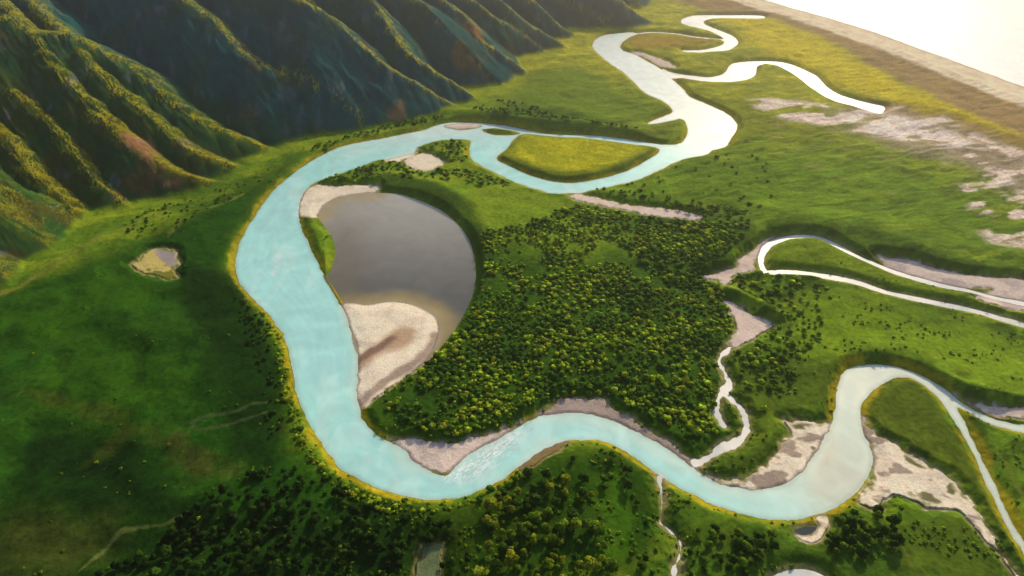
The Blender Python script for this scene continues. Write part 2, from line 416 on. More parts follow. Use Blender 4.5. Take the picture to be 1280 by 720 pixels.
# plain gets yellower and drier towards the sea; distant sunlit glow painted in too
dry = sstep(900, 1500, Y32 + X32 * .35)
mixc((.46,.44,.025), dry * .85 * (.5 + n2))
mixc((.14, .20, .012), (1 - sstep(.35, .6, streak)) * dry * .5)
zone([(600,150),(640,110),(700,85),(745,95),(800,130),(830,145),(800,160),(700,160),(640,155)], (.12,.20,.014), 30, .8, 60, 50, 1)
zone([(610,150),(640,135),(690,140),(735,150),(790,160),(700,162),(640,158)], (.04,.10,.010), 12, .7, 40, 30, 2)
zone([(600,240),(640,245),(720,258),(700,280),(640,290),(605,290),(590,260)], (.16,.22,.012), 18, .9, 30, 30, 3)
zone([(735,235),(900,200),(1100,200),(1250,290),(1250,325),(1060,285),(950,280),(880,262)], (.14,.245,.012), 40, .6, 70, 40, 4)
zone([(960,300),(1010,297),(1060,320),(1130,352),(1200,372),(1140,368),(1060,345),(975,334)], (.15,.22,.012), 8, 1)
zone([(990,400),(1060,372),(1160,400),(1280,440),(1330,520),(1180,470),(1060,440),(1000,450)], (.18,.28,.011), 30, .9, 50, 40, 5)
zone([(1090,480),(1140,476),(1200,560),(1260,680),(1230,640),(1180,585),(1110,548),(1080,520)], (.085,.125,.010), 8, .95)
zone([(860,440),(1040,470),(1035,520),(980,525),(960,580),(900,598),(860,570)], (.065,.11,.010), 15, .8)
zone([(850,640),(960,660),(1090,640),(1200,650),(1270,740),(850,740)], (.05,.11,.010), 30, .8, 40, 30, 6)
zone([(1160,660),(1210,660),(1250,720),(1130,720),(1120,680)], (.085,.13,.010), 20, .8, 40, 40, 16)
# yellow belt, brown scrub, island
zone([(905,24),(960,28),(1020,48),(1080,82),(1140,115),(1215,142),(1300,175),(1300,200),(1220,172),(1150,150),(1085,126),(1020,92),(960,72),(930,52)], (.60,.49,.011), 36, .9, 70, 60, 7)
zone([(830,-20),(955,0),(1010,24),(1090,57),(1190,98),(1300,142),(1300,178),(1210,144),(1130,110),(1070,74),(1010,42),(955,24),(870,14)], (.34,.22,.09), 16, .95, 40, 50, 8)
zone([(1050,125),(1130,135),(1300,185),(1300,240),(1200,200),(1100,160)], (.21,.125,.055), 20, .7, 60, 40, 9)
zone([(780,55),(800,46),(850,48),(900,53),(850,62),(800,65)], (.34,.24,.03), 10, .9)
mixc((.20,.25,.012), (1 - sstep(-2, 6, d_isl)))
mixc((.45,.43,.012), (1 - sstep(-16, 12, d_isl + 13 + ragged2 * 16)) * (.55 + .45 * sstep(.35, .6, n2)))
zone([(621,198),(640,200),(680,214),(727,218),(770,210),(815,190),(790,225),(700,235),(640,218)], (.10,.15,.012), 9, .9, 10, 20, 10)  # green lower rim, darkened in colour as the island's shaded bank
# left meadow, with the dark lower-left corner's vignette painted into its greens
zone([(-200,470),(0,375),(190,300),(330,225),(380,195),(330,250),(300,310),(290,345),(330,400),(360,470),(380,560),(480,640),(470,780),(-200,780)], (.013,.066,.004), 25, .95)
zone([(0,400),(100,350),(170,345),(200,370),(120,420),(20,440)], (.028,.095,.003), 25, .85, 40, 50, 11)
zone([(60,470),(130,395),(220,420),(240,500),(130,540),(60,520)], (.024,.080,.003), 25, .8, 40, 50, 12)
zone([(230,345),(290,345),(335,420),(355,480),(360,560),(330,600),(280,520),(250,420)], (.008,.032,.003), 14, .95, 30, 40, 13)
zone([(50,545),(130,548),(200,575),(250,630),(230,655),(100,640),(20,600)], (.007,.028,.003), 15, .95, 30, 40, 14)
zone([(-50,640),(140,640),(260,650),(430,640),(480,740),(-50,760)], (.012,.040,.004), 20, .85, 40, 40, 15)
zone([(430,628),(560,640),(620,640),(600,760),(430,760)], (.008,.030,.003), 20, .9, 30, 30, 17)
zone([(620,600),(690,565),(760,565),(820,610),(815,690),(760,720),(600,720)], (.016,.055,.004), 15, .9, 20, 30, 18)
zone([(735,620),(770,600),(790,640),(770,710),(740,720),(750,660)], (.06,.15,.006), 10, .8, 20, 20, 19)
zone([(160,545),(200,540),(245,560),(290,590),(280,605),(245,600),(215,575)], (.055,.06,.010), 8, .7, 25, 20, 20)
zone([(0,640),(90,640),(140,660),(130,700),(0,715)], (.045,.055,.008), 20, .7, 40, 30, 21)
zone([(110,580),(170,520),(40,495),(40,500),(150,535),(175,550)], (.07,.09,.01), 6, .5, 15, 20, 22)
# mossy strip along the mountain foot
foot_track = line_dist(world(spline([(-40,388),(20,368),(70,340),(130,303),(165,290),(215,270)], False, 3)), 20)
mixc((.20,.20,.03), (1 - sstep(1.5, 4, foot_track + ragged * 3)) * .8)
trk = line_dist(world(spline([(212,300),(240,278),(275,262),(305,248)], False, 3)), 20)
mixc((.16,.19,.025), (1 - sstep(1.0, 4, trk + ragged * 3)) * .7)
trk = line_dist(world(spline([(335,520),(300,533),(255,543),(244,535),(262,527),(300,519),(318,510),(335,508)], False, 3)), 20)
mixc((.06,.09,.03), (1 - sstep(.8, 2.4, trk + ragged * 4)) * .6)
trk = line_dist(world(spline([(100,715),(140,680),(160,665),(205,660),(225,652),(243,645)], False, 3)), 20)
mixc((.11,.14,.03), (1 - sstep(.8, 2.6, trk + ragged * 4)) * .7)
for q in ([(1098,405),(1110,425),(1130,445)], [(1115,672),(1125,690),(1135,712)], [(1240,565),(1262,600),(1282,640)]):
    trk = line_dist(world(spline(q, False, 3)), 20)
    mixc((.16,.19,.03), (1 - sstep(.5, 2.2, trk + ragged * 2)) * .6)
# central forest floor is dark
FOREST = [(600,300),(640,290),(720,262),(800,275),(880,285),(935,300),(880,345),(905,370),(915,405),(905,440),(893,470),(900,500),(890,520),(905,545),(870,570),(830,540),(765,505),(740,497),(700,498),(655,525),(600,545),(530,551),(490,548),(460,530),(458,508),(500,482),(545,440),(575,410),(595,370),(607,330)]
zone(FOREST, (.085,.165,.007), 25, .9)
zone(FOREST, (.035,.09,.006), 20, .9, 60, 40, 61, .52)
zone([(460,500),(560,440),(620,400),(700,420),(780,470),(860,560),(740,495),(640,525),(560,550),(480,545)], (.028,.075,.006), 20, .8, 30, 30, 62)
zone([(478,222),(505,224),(545,236),(580,254),(606,285),(618,330),(612,370),(592,375),(600,340),(592,310),(575,278),(540,254),(510,243),(478,236)], (.030,.075,.007), 8, .85, 14, 15, 63)  # shade of the lake's far bank painted in as a dark green band
zone([(600,245),(660,250),(760,285),(800,310),(740,330),(680,320),(620,300)], (.17,.26,.012), 35, .85, 50, 30, 64)
# yellowish rim of grass along water on the lower-left banks
rim = (1 - sstep(2, 8, d_river + ragged2 * 10)) * (d_river > 0) * (d_allsand > 1)
mixc((.33,.27,.012), rim * sstep(.22, .45, fbm(X32, Y32, 30, 3, 120)) * .95)
rim2 = (1 - sstep(1, 5, np.minimum(d_allstream, d_allsand) + ragged * 5)) * (d_water > 0)
mixc((.36,.30,.12), rim2 * .6)
# sandy flats of the far right
def speck(pts, thr, scale, seed, col=(.86,.68,.54), stretch=2.6):
    d = sdf(pts, 60, 3)
    nn = fbm(X32 * .95 + Y32 * .3, (Y32 * .95 - X32 * .3) * stretch, scale, 5, seed)
    mixc(col, (1 - sstep(-20, 6, d)) * sstep(thr - .03, thr + .11, nn))
zone([(1040,140),(1130,140),(1230,175),(1300,200),(1300,250),(1210,215),(1130,190),(1060,170)], (.48,.37,.26), 30, .6, 60, 40, 65)
speck([(930,128),(1000,130),(1080,140),(1120,135),(1180,150),(1240,180),(1300,200),(1300,225),(1220,192),(1150,182),(1060,170),(960,150)], .50, 60, 301)
speck([(1050,150),(1110,145),(1170,160),(1225,186),(1225,194),(1150,188),(1080,170)], .33, 60, 302, (.93,.77,.66))
speck([(1190,235),(1300,190),(1300,310),(1230,310),(1205,265)], .55, 50, 303)
speck([(1180,180),(1300,195),(1300,240),(1240,230)], .5, 40, 304)
speck([(960,150),(1200,200),(1300,320),(1200,300),(1000,230)], .70, 40, 305, (.30,.24,.10), 4)
# mountains
Zy, Zx = np.gradient(Z)
Xs = np.gradient(X32, axis=1); Ys = np.gradient(Y32, axis=0)
gx = Zx / Xs
gy = (Zy - gx * np.gradient(X32, axis=0)) / Ys
slope = np.sqrt(gx * gx + gy * gy)
mc = np.zeros_like(C)
Csave = C.copy()
C[:] = (.030,.085,.018)
mixc((.014,.064,.024), sstep(.40, .65, n1) * .9)
mixc((.010,.078,.085), sstep(840, 960, Y32 + X32 * .1) * .85)  # blue skylight and haze on the far flanks painted in as teal
mixc((.070,.062,.012), sstep(.38, .62, n2) * sstep(880, 760, Y32 + X32 * .1) * .45)
mixc((.40,.32,.010), (1 - sstep(3, 20, CREST + (n2 - .5) * 18)) * .95)  # yellow-brown crest grass, painted brighter so the strips look sunlit
mixc((.04,.075,.010), sstep(.5,.7,fbm(X32, Y32, 45, 3, 140)) * .35)
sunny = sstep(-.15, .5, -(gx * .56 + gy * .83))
mixc((.28,.25,.010), sunny * .75 * (.5 + n2) * (1 - sstep(15, 50, CREST)))  # sunlight painted onto the sun-facing sides near the crests
nearm = sstep(950, 700, Y32 - X32 * .1)
mixc((.075,.055,.012), nearm * sstep(.46, .66, n2) * .4)
rk = fbm(X32, Y32, 35, 5, 150)
mixc((.16,.09,.04), sstep(.66, .76, rk) * .35 * sstep(.3, .6, slope))
mixc((.14,.15,.16), sstep(.66, .72, fbm(X32 * 2, Y32, 30, 5, 151)) * .5 * sstep(.6, .9, slope))
for q, c in (([(560,60),(575,55),(600,80),(605,95),(590,85),(572,72)], (.20,.12,.04)), ([(158,172),(185,178),(215,235),(200,240),(175,205)], (.28,.13,.07)), ([(585,30),(598,35),(603,52),(593,48)], (.30,.15,.06)), ([(487,142),(503,140),(500,150),(488,150)], (.30,.16,.07))):
    # streaks of bare earth on the spurs, found at their own height
    zz = {0: 0}
    P0 = at(*( (636,108) if q[0][0] > 550 else (216,254) if q[0][0] < 300 else (518,152)))
    Wq = np.array([crest(a, b, P0, .57)[:2] for a, b in q])
    dq = line_dist(np.vstack([Wq, Wq[:1]]), 40); dq = np.where(inside(Wq), -dq, dq)
    mixc(c, (1 - sstep(-8, 8, dq + (rk - .5) * 40)) * .85)
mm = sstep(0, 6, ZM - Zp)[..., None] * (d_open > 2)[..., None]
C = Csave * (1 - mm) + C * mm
# sands
SANDC = {'sand': (.95,.80,.60), 'gravel': (.78,.62,.52), 'brown': (.25,.17,.07), 'quarry': (.62,.50,.16), 'slip': (.13,.17,.08)}
wetn = fbm(X32, Y32, 12, 4, 160); dk = fbm(X32 * .9 - Y32 * .3, (Y32 + X32 * .3) * 1.5, 26, 4, 161)
for k, (pts, lab, kind) in SAND.items():
    m = 1 - sstep(-2.2, 1.6, d_sand[k] + fine * 5)
    mixc(SANDC[kind], m)
    mixc(tuple(c * .7 for c in SANDC[kind]), m * sstep(.56, .70, wetn) * .5)
    if k in ('fan', 'crescent'):
        mixc((.10,.11,.02), m * sstep(.58, .64, dk) * .9 * sstep(-1, -6, d_sand[k]))
        mixc((.28,.20,.16), m * sstep(.40, .34, dk) * .8)
    if k in ('bed', 'wedge', 'head'):
        mixc((.55,.44,.40), m * sstep(.5, .6, dk) * .8)
    if k == 'cap':
        mixc((.24,.17,.15), m * .6)
    if k == 'quarry':
        qd = sdf([(195,311),(216,311),(224,325),(222,340),(212,333),(200,325)], 30, 3)
        mixc((.36,.31,.30), (1 - sstep(-2, 2, qd)) * m)
        mixc((.20,.20,.03), m * sstep(.56, .62, dk))
wsp = sdf([(444,447),(462,436),(480,425),(500,410),(520,415),(505,432),(480,440),(462,452),(446,462)], 40, 3)
mixc((.45,.27,.15), (1 - sstep(-3, 8, wsp + ragged2 * 10)) * .8)
wsp = line_dist(world(spline([(448,452),(462,443),(478,433),(490,424)], False, 3)), 30)
mixc((.22,.13,.10), (1 - sstep(2, 7, wsp + ragged * 6)) * .85)
wsp = line_dist(world(spline([(447,507),(475,484),(505,463),(530,444),(545,420)], False, 3)), 30)
mixc((.30,.21,.17), (1 - sstep(2, 8, wsp + ragged * 6)) * .8)
# damp margin of every sand bar
mixc((.20,.15,.12), (1 - sstep(0, 3.0, d_water + fine * 3)) * (d_allsand < 1) * .75)
# beach
mixc((.93,.74,.50), (1 - sstep(95, 118, d_sea)) * (d_sea > -50))
mixc((.42,.30,.18), (1 - sstep(2, 9, d_sea)) * (d_sea > -50) * .7)
# beds
mixc((.30,.34,.28), (1 - sstep(-2.5, -.5, d_water)) * (d_sea > 1))
mixc((.42,.36,.30), (1 - sstep(-2.0, .4, np.minimum(d_streams['creek'], np.minimum(d_streams['creek_loop'], d_streams['brook'])))) * .9)
# small scale mottling
mot = (fbm(X32, Y32, 5, 3, 170) - .5) * .5 + (fbm(X32, Y32, 18, 3, 171) - .5) * .7
C = C * (1 + mot[..., None] * np.where(d_allsand < 0, .22, .75)[..., None])
C = np.clip(C, .003, .93)

# ------------------------------------------------------------------ normals shared by all pieces of the sheet
N = np.stack([-gx, -gy, np.ones_like(gx)], -1)
N /= np.linalg.norm(N, axis=-1, keepdims=True)

def sheet(name, mask, mat, z=None, cols=None, attrs=None, normals=True):
    """mesh made of the grid cells in mask (rows-1, cols-1)"""
    r, c = np.nonzero(mask)
    if len(r) == 0: return None
    idx = np.stack([r * NS + c, r * NS + c + 1, (r + 1) * NS + c + 1, (r + 1) * NS + c], 1)
    u, inv = np.unique(idx.ravel(), return_inverse=True)
    zz = (Z if z is None else np.broadcast_to(np.float32(z), X.shape)).ravel()[u]
    co = np.stack([X.ravel()[u], Y.ravel()[u], zz], 1).astype(np.float32)
    me = bpy.data.meshes.new(name)
    me.vertices.add(len(u)); me.vertices.foreach_set('co', co.ravel())
    me.loops.add(len(inv)); me.loops.foreach_set('vertex_index', inv.astype(np.int32).ravel())
    me.polygons.add(len(r))
    me.polygons.foreach_set('loop_start', np.arange(0, len(inv), 4, dtype=np.int32))
    me.polygons.foreach_set('loop_total', np.full(len(r), 4, np.int32))
    me.polygons.foreach_set('use_smooth', np.ones(len(r), bool))
    me.update(calc_edges=True)
    if cols is not None:
        a = me.attributes.new('Col', 'FLOAT_COLOR', 'POINT')
        cc = np.ones((len(u), 4), np.float32); cc[:, :3] = cols.reshape(-1, 3)[u]
        a.data.foreach_set('color', cc.ravel())
    for k, v in (attrs or {}).items():
        a = me.attributes.new(k, 'FLOAT', 'POINT')
        a.data.foreach_set('value', v.astype(np.float32).ravel()[u])
    if normals and z is None:
        me.normals_split_custom_set_from_vertices(N.reshape(-1, 3)[u].tolist())
    me.materials.append(mat)
    o = bpy.data.objects.new(name, me)
    COL.objects.link(o)
    return o

# ------------------------------------------------------------------ materials
def new_mat(name):
    m = bpy.data.materials.new(name); m.use_nodes = True
    return m, m.node_tree, m.node_tree.nodes['Principled BSDF']

def ground_mat(name, bump=.6, nscale=.35, contrast=.55, rough=.95):
    m, t, b = new_mat(name)
    at_ = t.nodes.new('ShaderNodeAttribute'); at_.attribute_name = 'Col'
    tc = t.nodes.new('ShaderNodeNewGeometry')
    n = t.nodes.new('ShaderNodeTexNoise'); n.inputs['Scale'].default_value = nscale; n.inputs['Detail'].default_value = 6; n.inputs['Roughness'].default_value = .65
    t.links.new(tc.outputs['Position'], n.inputs['Vector'])
    mr = t.nodes.new('ShaderNodeMapRange')
    mr.inputs['From Min'].default_value = .3; mr.inputs['From Max'].default_value = .7
    mr.inputs['To Min'].default_value = 1 - contrast; mr.inputs['To Max'].default_value = 1 + contrast
    t.links.new(n.outputs['Fac'], mr.inputs['Value'])
    mx = t.nodes.new('ShaderNodeVectorMath'); mx.operation = 'SCALE'
    t.links.new(at_.outputs['Color'], mx.inputs[0]); t.links.new(mr.outputs[0], mx.inputs['Scale'])
    t.links.new(mx.outputs[0], b.inputs['Base Color'])
    b.inputs['Roughness'].default_value = rough
    b.inputs['Specular IOR Level'].default_value = .02
    bp = t.nodes.new('ShaderNodeBump'); bp.inputs['Strength'].default_value = bump; bp.inputs['Distance'].default_value = 2.0
    t.links.new(n.outputs['Fac'], bp.inputs['Height']); t.links.new(bp.outputs[0], b.inputs['Normal'])
    return m
M_GROUND = ground_mat('meadow', .45, .22, .38)
M_MOUNT = ground_mat('mountain grass', .08, .12, .22)
M_SAND = ground_mat('sand', .35, .5, .18, .9)

def water_mat(name, rough, bump, nscale, spec=.5, foam=False, bdist=.3):
    m, t, b = new_mat(name)
    at_ = t.nodes.new('ShaderNodeAttribute'); at_.attribute_name = 'Col'
    g = t.nodes.new('ShaderNodeNewGeometry')
    n = t.nodes.new('ShaderNodeTexNoise'); n.inputs['Scale'].default_value = nscale; n.inputs['Detail'].default_value = 5
    n2_ = t.nodes.new('ShaderNodeTexNoise'); n2_.inputs['Scale'].default_value = .03; n2_.inputs['Detail'].default_value = 5; n2_.inputs['Distortion'].default_value = 1.5
    t.links.new(g.outputs['Position'], n.inputs['Vector']); t.links.new(g.outputs['Position'], n2_.inputs['Vector'])
    mr = t.nodes.new('ShaderNodeMapRange'); mr.inputs['From Min'].default_value = .3; mr.inputs['From Max'].default_value = .7
    mr.inputs['To Min'].default_value = .90; mr.inputs['To Max'].default_value = 1.10
    t.links.new(n2_.outputs['Fac'], mr.inputs['Value'])
    mx = t.nodes.new('ShaderNodeVectorMath'); mx.operation = 'SCALE'
    t.links.new(at_.outputs['Color'], mx.inputs[0]); t.links.new(mr.outputs[0], mx.inputs['Scale'])
    t.links.new(mx.outputs[0], b.inputs['Base Color'])
    b.inputs['IOR'].default_value = 1.33
    b.inputs['Specular IOR Level'].default_value = spec
    bp = t.nodes.new('ShaderNodeBump'); bp.inputs['Strength'].default_value = bump; bp.inputs['Distance'].default_value = bdist
    t.links.new(n.outputs['Fac'], bp.inputs['Height']); t.links.new(bp.outputs[0], b.inputs['Normal'])
    b.inputs['Roughness'].default_value = rough
    return m
M_RIVER = water_mat('milky river water', .42, .25, .5)
M_LAKE = water_mat('still lake water', .16, .05, .4)
M_SEA = water_mat('sea water', .5, .25, .08, bdist=1.5)

# ------------------------------------------------------------------ split the sheet into its pieces
def cell(a):                     # a grid-point boolean -> cell boolean
    return a[:-1, :-1]
zone_id = np.zeros(X.shape, np.int16)
zone_id[mount > .5] = 1
zone_id[(d_sea < 106) & (d_sea > -140)] = 2
zone_id[d_sea < -60] = 2
sand_keys = list(SAND)
for i, k in enumerate(sand_keys):
    zone_id[(d_sand[k] < 0) & (d_water > -3)] = 10 + i
zone_id[np.minimum(d_isl, d_islet + 1000) < -1] = 3
zone_id[d_islet < -1] = 4
zc = zone_id[:-1, :-1]
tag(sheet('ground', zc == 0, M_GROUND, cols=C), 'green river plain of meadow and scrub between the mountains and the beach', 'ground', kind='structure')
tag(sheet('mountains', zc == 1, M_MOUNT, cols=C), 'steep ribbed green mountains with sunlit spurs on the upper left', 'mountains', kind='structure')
tag(sheet('beach', zc == 2, M_SAND, cols=C), 'long straight tan beach along the white sea', 'beach', kind='structure')
tag(sheet('island', zc == 3, M_GROUND, cols=C), 'yellow grass island in the fork of the upper river', 'island', kind='structure')
tag(sheet('islet', zc == 4, M_GROUND, cols=C), 'slim green islet left of the yellow island', 'islet', kind='structure')
for i, k in enumerate(sand_keys):
    o = sheet('sand_bar' if SAND[k][2] == 'sand' else 'gravel_bar' if SAND[k][2] in ('gravel', 'brown') else 'bare_patch', zc == 10 + i, M_SAND, cols=C)
    if o: tag(o, SAND[k][1], 'bare patch' if SAND[k][2] in ('quarry', 'slip') else 'sand bar' if SAND[k][2] == 'sand' else 'gravel bar', kind='structure')

# ------------------------------------------------------------------ water sheets
TURQ = (.43, .83, .77)
C = np.zeros_like(C); C[:] = TURQ
mixc((.42,.78,.75), sstep(.4,.65,n1) * .6)
mixc((.78,.77,.62), sstep(120, 330, X32) * (Y32 < 520) * .85)
mixc((.72,.56,.38), (1 - sstep(-25, 25, sdf([(1000,570),(1040,540),(1070,590),(1060,620),(1020,625)], 60, 3))) * .5)
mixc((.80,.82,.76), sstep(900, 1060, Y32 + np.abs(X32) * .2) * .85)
mixc((.62,.60,.52), (X32 > 470) * (Y32 < 520) * .6)
# shallow edges
mixc((.30,.44,.36), (1 - sstep(-5, -.5, -(-d_river))) * 0)
mixc((.34,.42,.34), sstep(-5, -.5, d_river) * .5)
mixc((.70,.80,.66), (1 - sstep(0, 10, d_allsand + ragged2 * 14)) * .45)
thr_ = vnoise(d_river / 4.0 + wx * 5, (X32 + Y32) / 160.0, 183)
mixc((.60,.93,.87), sstep(.5, .85, thr_) * .15)
mixc((.32,.70,.68), sstep(.5, .15, thr_) * .14)
foamz = sdf([(555,598),(575,582),(600,563),(640,538),(662,527),(655,545),(630,572),(605,592),(580,603)], 50, 3)
fo = fbm((X32 * .75 + Y32 * .65) * .5, (Y32 * .75 - X32 * .65) * 1.2, 2.0, 3, 180, .8)
fm = (1 - sstep(-12, 8, foamz)) * sstep(.49, .55, fo)
mixc((.36,.62,.58), (1 - sstep(-12, 10, foamz)) * .5)
mixc((.97,.97,.97), fm)
fs = sdf([(338,335),(345,318),(352,318),(348,338),(341,345)], 20, 3)
mixc((.80,.88,.86), (1 - sstep(-3, 3, fs)) * sstep(.4,.6,fo) * .9)
# pale current threads
th = fbm(X32 * .8 + Y32 * .1, Y32 * .25, 14, 4, 182)
mixc((.68,.92,.86), sstep(.54,.70,th) * .35 * (X32 < 100))
Zw = {}
def water(name, d, mat, z, label, cat, margin=4.0):
    cells = (d < margin)[:-1, :-1]
    o = sheet(name, cells, mat, z=z, cols=C, normals=False)
    return tag(o, label, cat, kind='structure')
water('river', d_river, M_RIVER, 0.0, 'wide milky turquoise river meandering across the plain', 'river')
C[:] = (.62,.65,.64)
mixc((.80,.78,.72), sstep(.42, .62, n2))
Cst = C.copy()
# streams: each its own sheet, slightly above one another where they meet
for j, (k, q) in enumerate(STREAMS.items()):
    C = Cst.copy()
    if k == 'hook_pond': C[:] = (.05,.06,.06)
    dst = np.maximum(d_streams[k], -(d_river + 1.5))
    water('pond' if k == 'hook_pond' else 'pool' if k == 'pool' else 'creek' if k in MINI else 'stream', dst, M_LAKE if k == 'hook_pond' else M_RIVER, 0.02 + .006 * j, q['label'], 'pond' if k == 'hook_pond' else 'pool' if k == 'pool' else 'stream', 2.5)
# lake: dark silty water, paler over the shallows by the sand
C = np.zeros_like(C); C[:] = (.11,.112,.105)
mixc((.46,.44,.38), sstep(500, 800, Y32) * .95)  # sky reflection painted in, paler towards the far end
mixc((.24,.20,.14), sstep(-150, -300, X32) * .5)
shal = np.minimum(d_sand['spit'], d_sand['top'])
mixc((.40,.31,.12), (1 - sstep(0, 28, shal + ragged2 * 12)) * .85)
mixc((.40,.33,.22), (1 - sstep(-1, 8, shal + ragged2 * 6)) * .8)
mixc((.17,.14,.09), (1 - sstep(-30, 40, sdf([(405,345),(420,300),(440,290),(450,330),(430,375)], 60, 3))) * .6)
water('lake', d_lake, M_LAKE, 0.01, 'round still grey brown lake beside the turquoise river', 'lake')
C = np.zeros_like(C); C[:] = (.90,.91,.88)
mixc((.85,.84,.80), (1 - sstep(2, 10, -d_sea + (fbm(X32, Y32, 25, 3, 190) - .5) * 16)) * .9)
sea_cells = (d_sea < 4)[:-1, :-1]
tag(sheet('sea', sea_cells, M_SEA, z=0.0, cols=C, normals=False), 'bright white sea beyond the beach', 'sea', kind='structure')

# ------------------------------------------------------------------ haze: one real volume over the whole valley
def haze():
    x0, x1, y0, y1, z0, z1 = -45000, 45000, -3000, 45000, -80, 500
    vsx = [(x, y, z) for z in (z0, z1) for x, y in ((x0, y0), (x1, y0), (x1, y1), (x0, y1))]
    fc = [(0, 3, 2, 1), (4, 5, 6, 7), (0, 1, 5, 4), (1, 2, 6, 5), (2, 3, 7, 6), (3, 0, 4, 7)]
    me = bpy.data.meshes.new('haze'); me.from_pydata(vsx, [], fc)
    m = bpy.data.materials.new('haze'); m.use_nodes = True
    t = m.node_tree; t.nodes.clear()
    out = t.nodes.new('ShaderNodeOutputMaterial')
    v = t.nodes.new('ShaderNodeVolumeScatter')
    v.inputs['Color'].default_value = (1, .95, .85, 1)
    v.inputs['Density'].default_value = HAZE_D
    v.inputs['Anisotropy'].default_value = HAZE_G
    t.links.new(v.outputs[0], out.inputs['Volume'])
    m.cycles.homogeneous_volume = True if hasattr(m.cycles, 'homogeneous_volume') else True
    me.materials.append(m)
    o = bpy.data.objects.new('haze', me); COL.objects.link(o)
    tag(o, 'warm sunlit haze hanging over the whole valley', 'haze', kind='structure')
HAZE_D, HAZE_G = .00024, .90
haze()

# ------------------------------------------------------------------ trees
def height_at(x, y):
    r = int(np.clip(np.searchsorted(yrows, y), 1, NR - 1)); c = int(np.clip(np.searchsorted(scol, x / drow[r]), 1, NS - 1))
    return float(Z[r, c]), float(d_water[r, c]), float(d_allsand[r, c]), float(mount[r, c])

def leaf_mat(name):
    m, t, b = new_mat(name)
    a = t.nodes.new('ShaderNodeAttribute'); a.attribute_name = 'Col'
    b.inputs['Roughness'].default_value = .7; b.inputs['Specular IOR Level'].default_value = .05
    t.links.new(a.outputs['Color'], b.inputs['Base Color'])
    tr = t.nodes.new('ShaderNodeBsdfTranslucent')
    g = t.nodes.new('ShaderNodeVectorMath'); g.operation = 'MULTIPLY'; g.inputs[1].default_value = (1.15, 1.2, .4)
    t.links.new(a.outputs['Color'], g.inputs[0]); t.links.new(g.outputs[0], tr.inputs['Color'])
    mx = t.nodes.new('ShaderNodeMixShader'); mx.inputs[0].default_value = .42
    t.links.new(b.outputs[0], mx.inputs[1]); t.links.new(tr.outputs[0], mx.inputs[2])
    t.links.new(mx.outputs[0], t.nodes['Material Output'].inputs['Surface'])
    return m
M_LEAF = leaf_mat('leaves')
m, t, b = new_mat('bark')
nz = t.nodes.new('ShaderNodeTexNoise'); nz.inputs['Scale'].default_value = 4
cr = t.nodes.new('ShaderNodeValToRGB'); cr.color_ramp.elements[0].color = (.05,.035,.02,1); cr.color_ramp.elements[1].color = (.13,.10,.07,1)
t.links.new(nz.outputs['Fac'], cr.inputs[0]); t.links.new(cr.outputs[0], b.inputs['Base Color']); b.inputs['Roughness'].default_value = .9
M_BARK = m

TINTS = {'deep': (.016,.048,.006), 'dark': (.045,.115,.010), 'green': (.12,.22,.013), 'pale': (.24,.34,.016), 'olive': (.22,.27,.016)}

def crown_arrays(rng, nleaf, rad, hgt, base, leaf, tint):
    """leaf clumps spread through several lobes; returns verts, quads, colours"""
    lobes = []
    nl = rng.integers(5, 8)
    for k in range(nl):
        a = rng.uniform(0, 6.283); rr = rad * rng.uniform(.25, .62)
        lobes.append((math.cos(a) * rr, math.sin(a) * rr, base + hgt * rng.uniform(.30, .68), rad * rng.uniform(.38, .58)))
    lobes.append((rng.uniform(-.15, .15) * rad, rng.uniform(-.15, .15) * rad, base + hgt * .72, rad * .5))
    lb = np.array(lobes)
    V = []; Fq = []; CC = []
    pick = rng.integers(0, len(lb), nleaf)
    dirs = rng.normal(size=(nleaf, 3)); dirs /= np.linalg.norm(dirs, axis=1, keepdims=True)
    dirs[:, 2] = np.where(dirs[:, 2] < -.35, -dirs[:, 2], dirs[:, 2])
    rr = lb[pick, 3] * rng.uniform(.72, 1.05, nleaf)
    cen = lb[pick, :3] + dirs * rr[:, None] * np.array([1, 1, .85])
    nrm = dirs + rng.normal(size=(nleaf, 3)) * .45 + np.array([0, 0, .25]); nrm /= np.linalg.norm(nrm, axis=1, keepdims=True)
    tx = np.cross(nrm, rng.normal(size=(nleaf, 3))); tx /= np.linalg.norm(tx, axis=1, keepdims=True)
    ty = np.cross(nrm, tx)
    s = leaf * rng.uniform(.6, 1.25, nleaf)[:, None]
    quad = np.stack([cen - tx * s - ty * s * .6, cen + tx * s * .8 - ty * s * .7, cen + tx * s + ty * s * .7, cen - tx * s * .7 + ty * s * .8], 1)
    quad[:, 1] += nrm * s * .25; quad[:, 3] -= nrm * s * .2
    V = quad.reshape(-1, 3)
    Fq = np.arange(nleaf * 4).reshape(-1, 4)
    lt = rng.uniform(.65, 1.35, len(lb))[pick] * rng.uniform(.7, 1.3, nleaf)
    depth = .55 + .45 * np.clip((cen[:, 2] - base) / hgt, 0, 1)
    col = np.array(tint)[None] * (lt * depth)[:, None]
    col[:, 0] *= rng.uniform(.85, 1.25, nleaf)
    on = np.repeat(dirs * .8 + (cen - np.array([0, 0, base + hgt * .35])) / rad * .5 + np.array([0, 0, .25]) + rng.normal(size=(nleaf, 3)) * .18, 4, 0)
    on /= np.linalg.norm(on, axis=1, keepdims=True)
    return V.astype(np.float32), Fq.astype(np.int32), np.repeat(col, 4, 0).astype(np.float32), on.astype(np.float32)

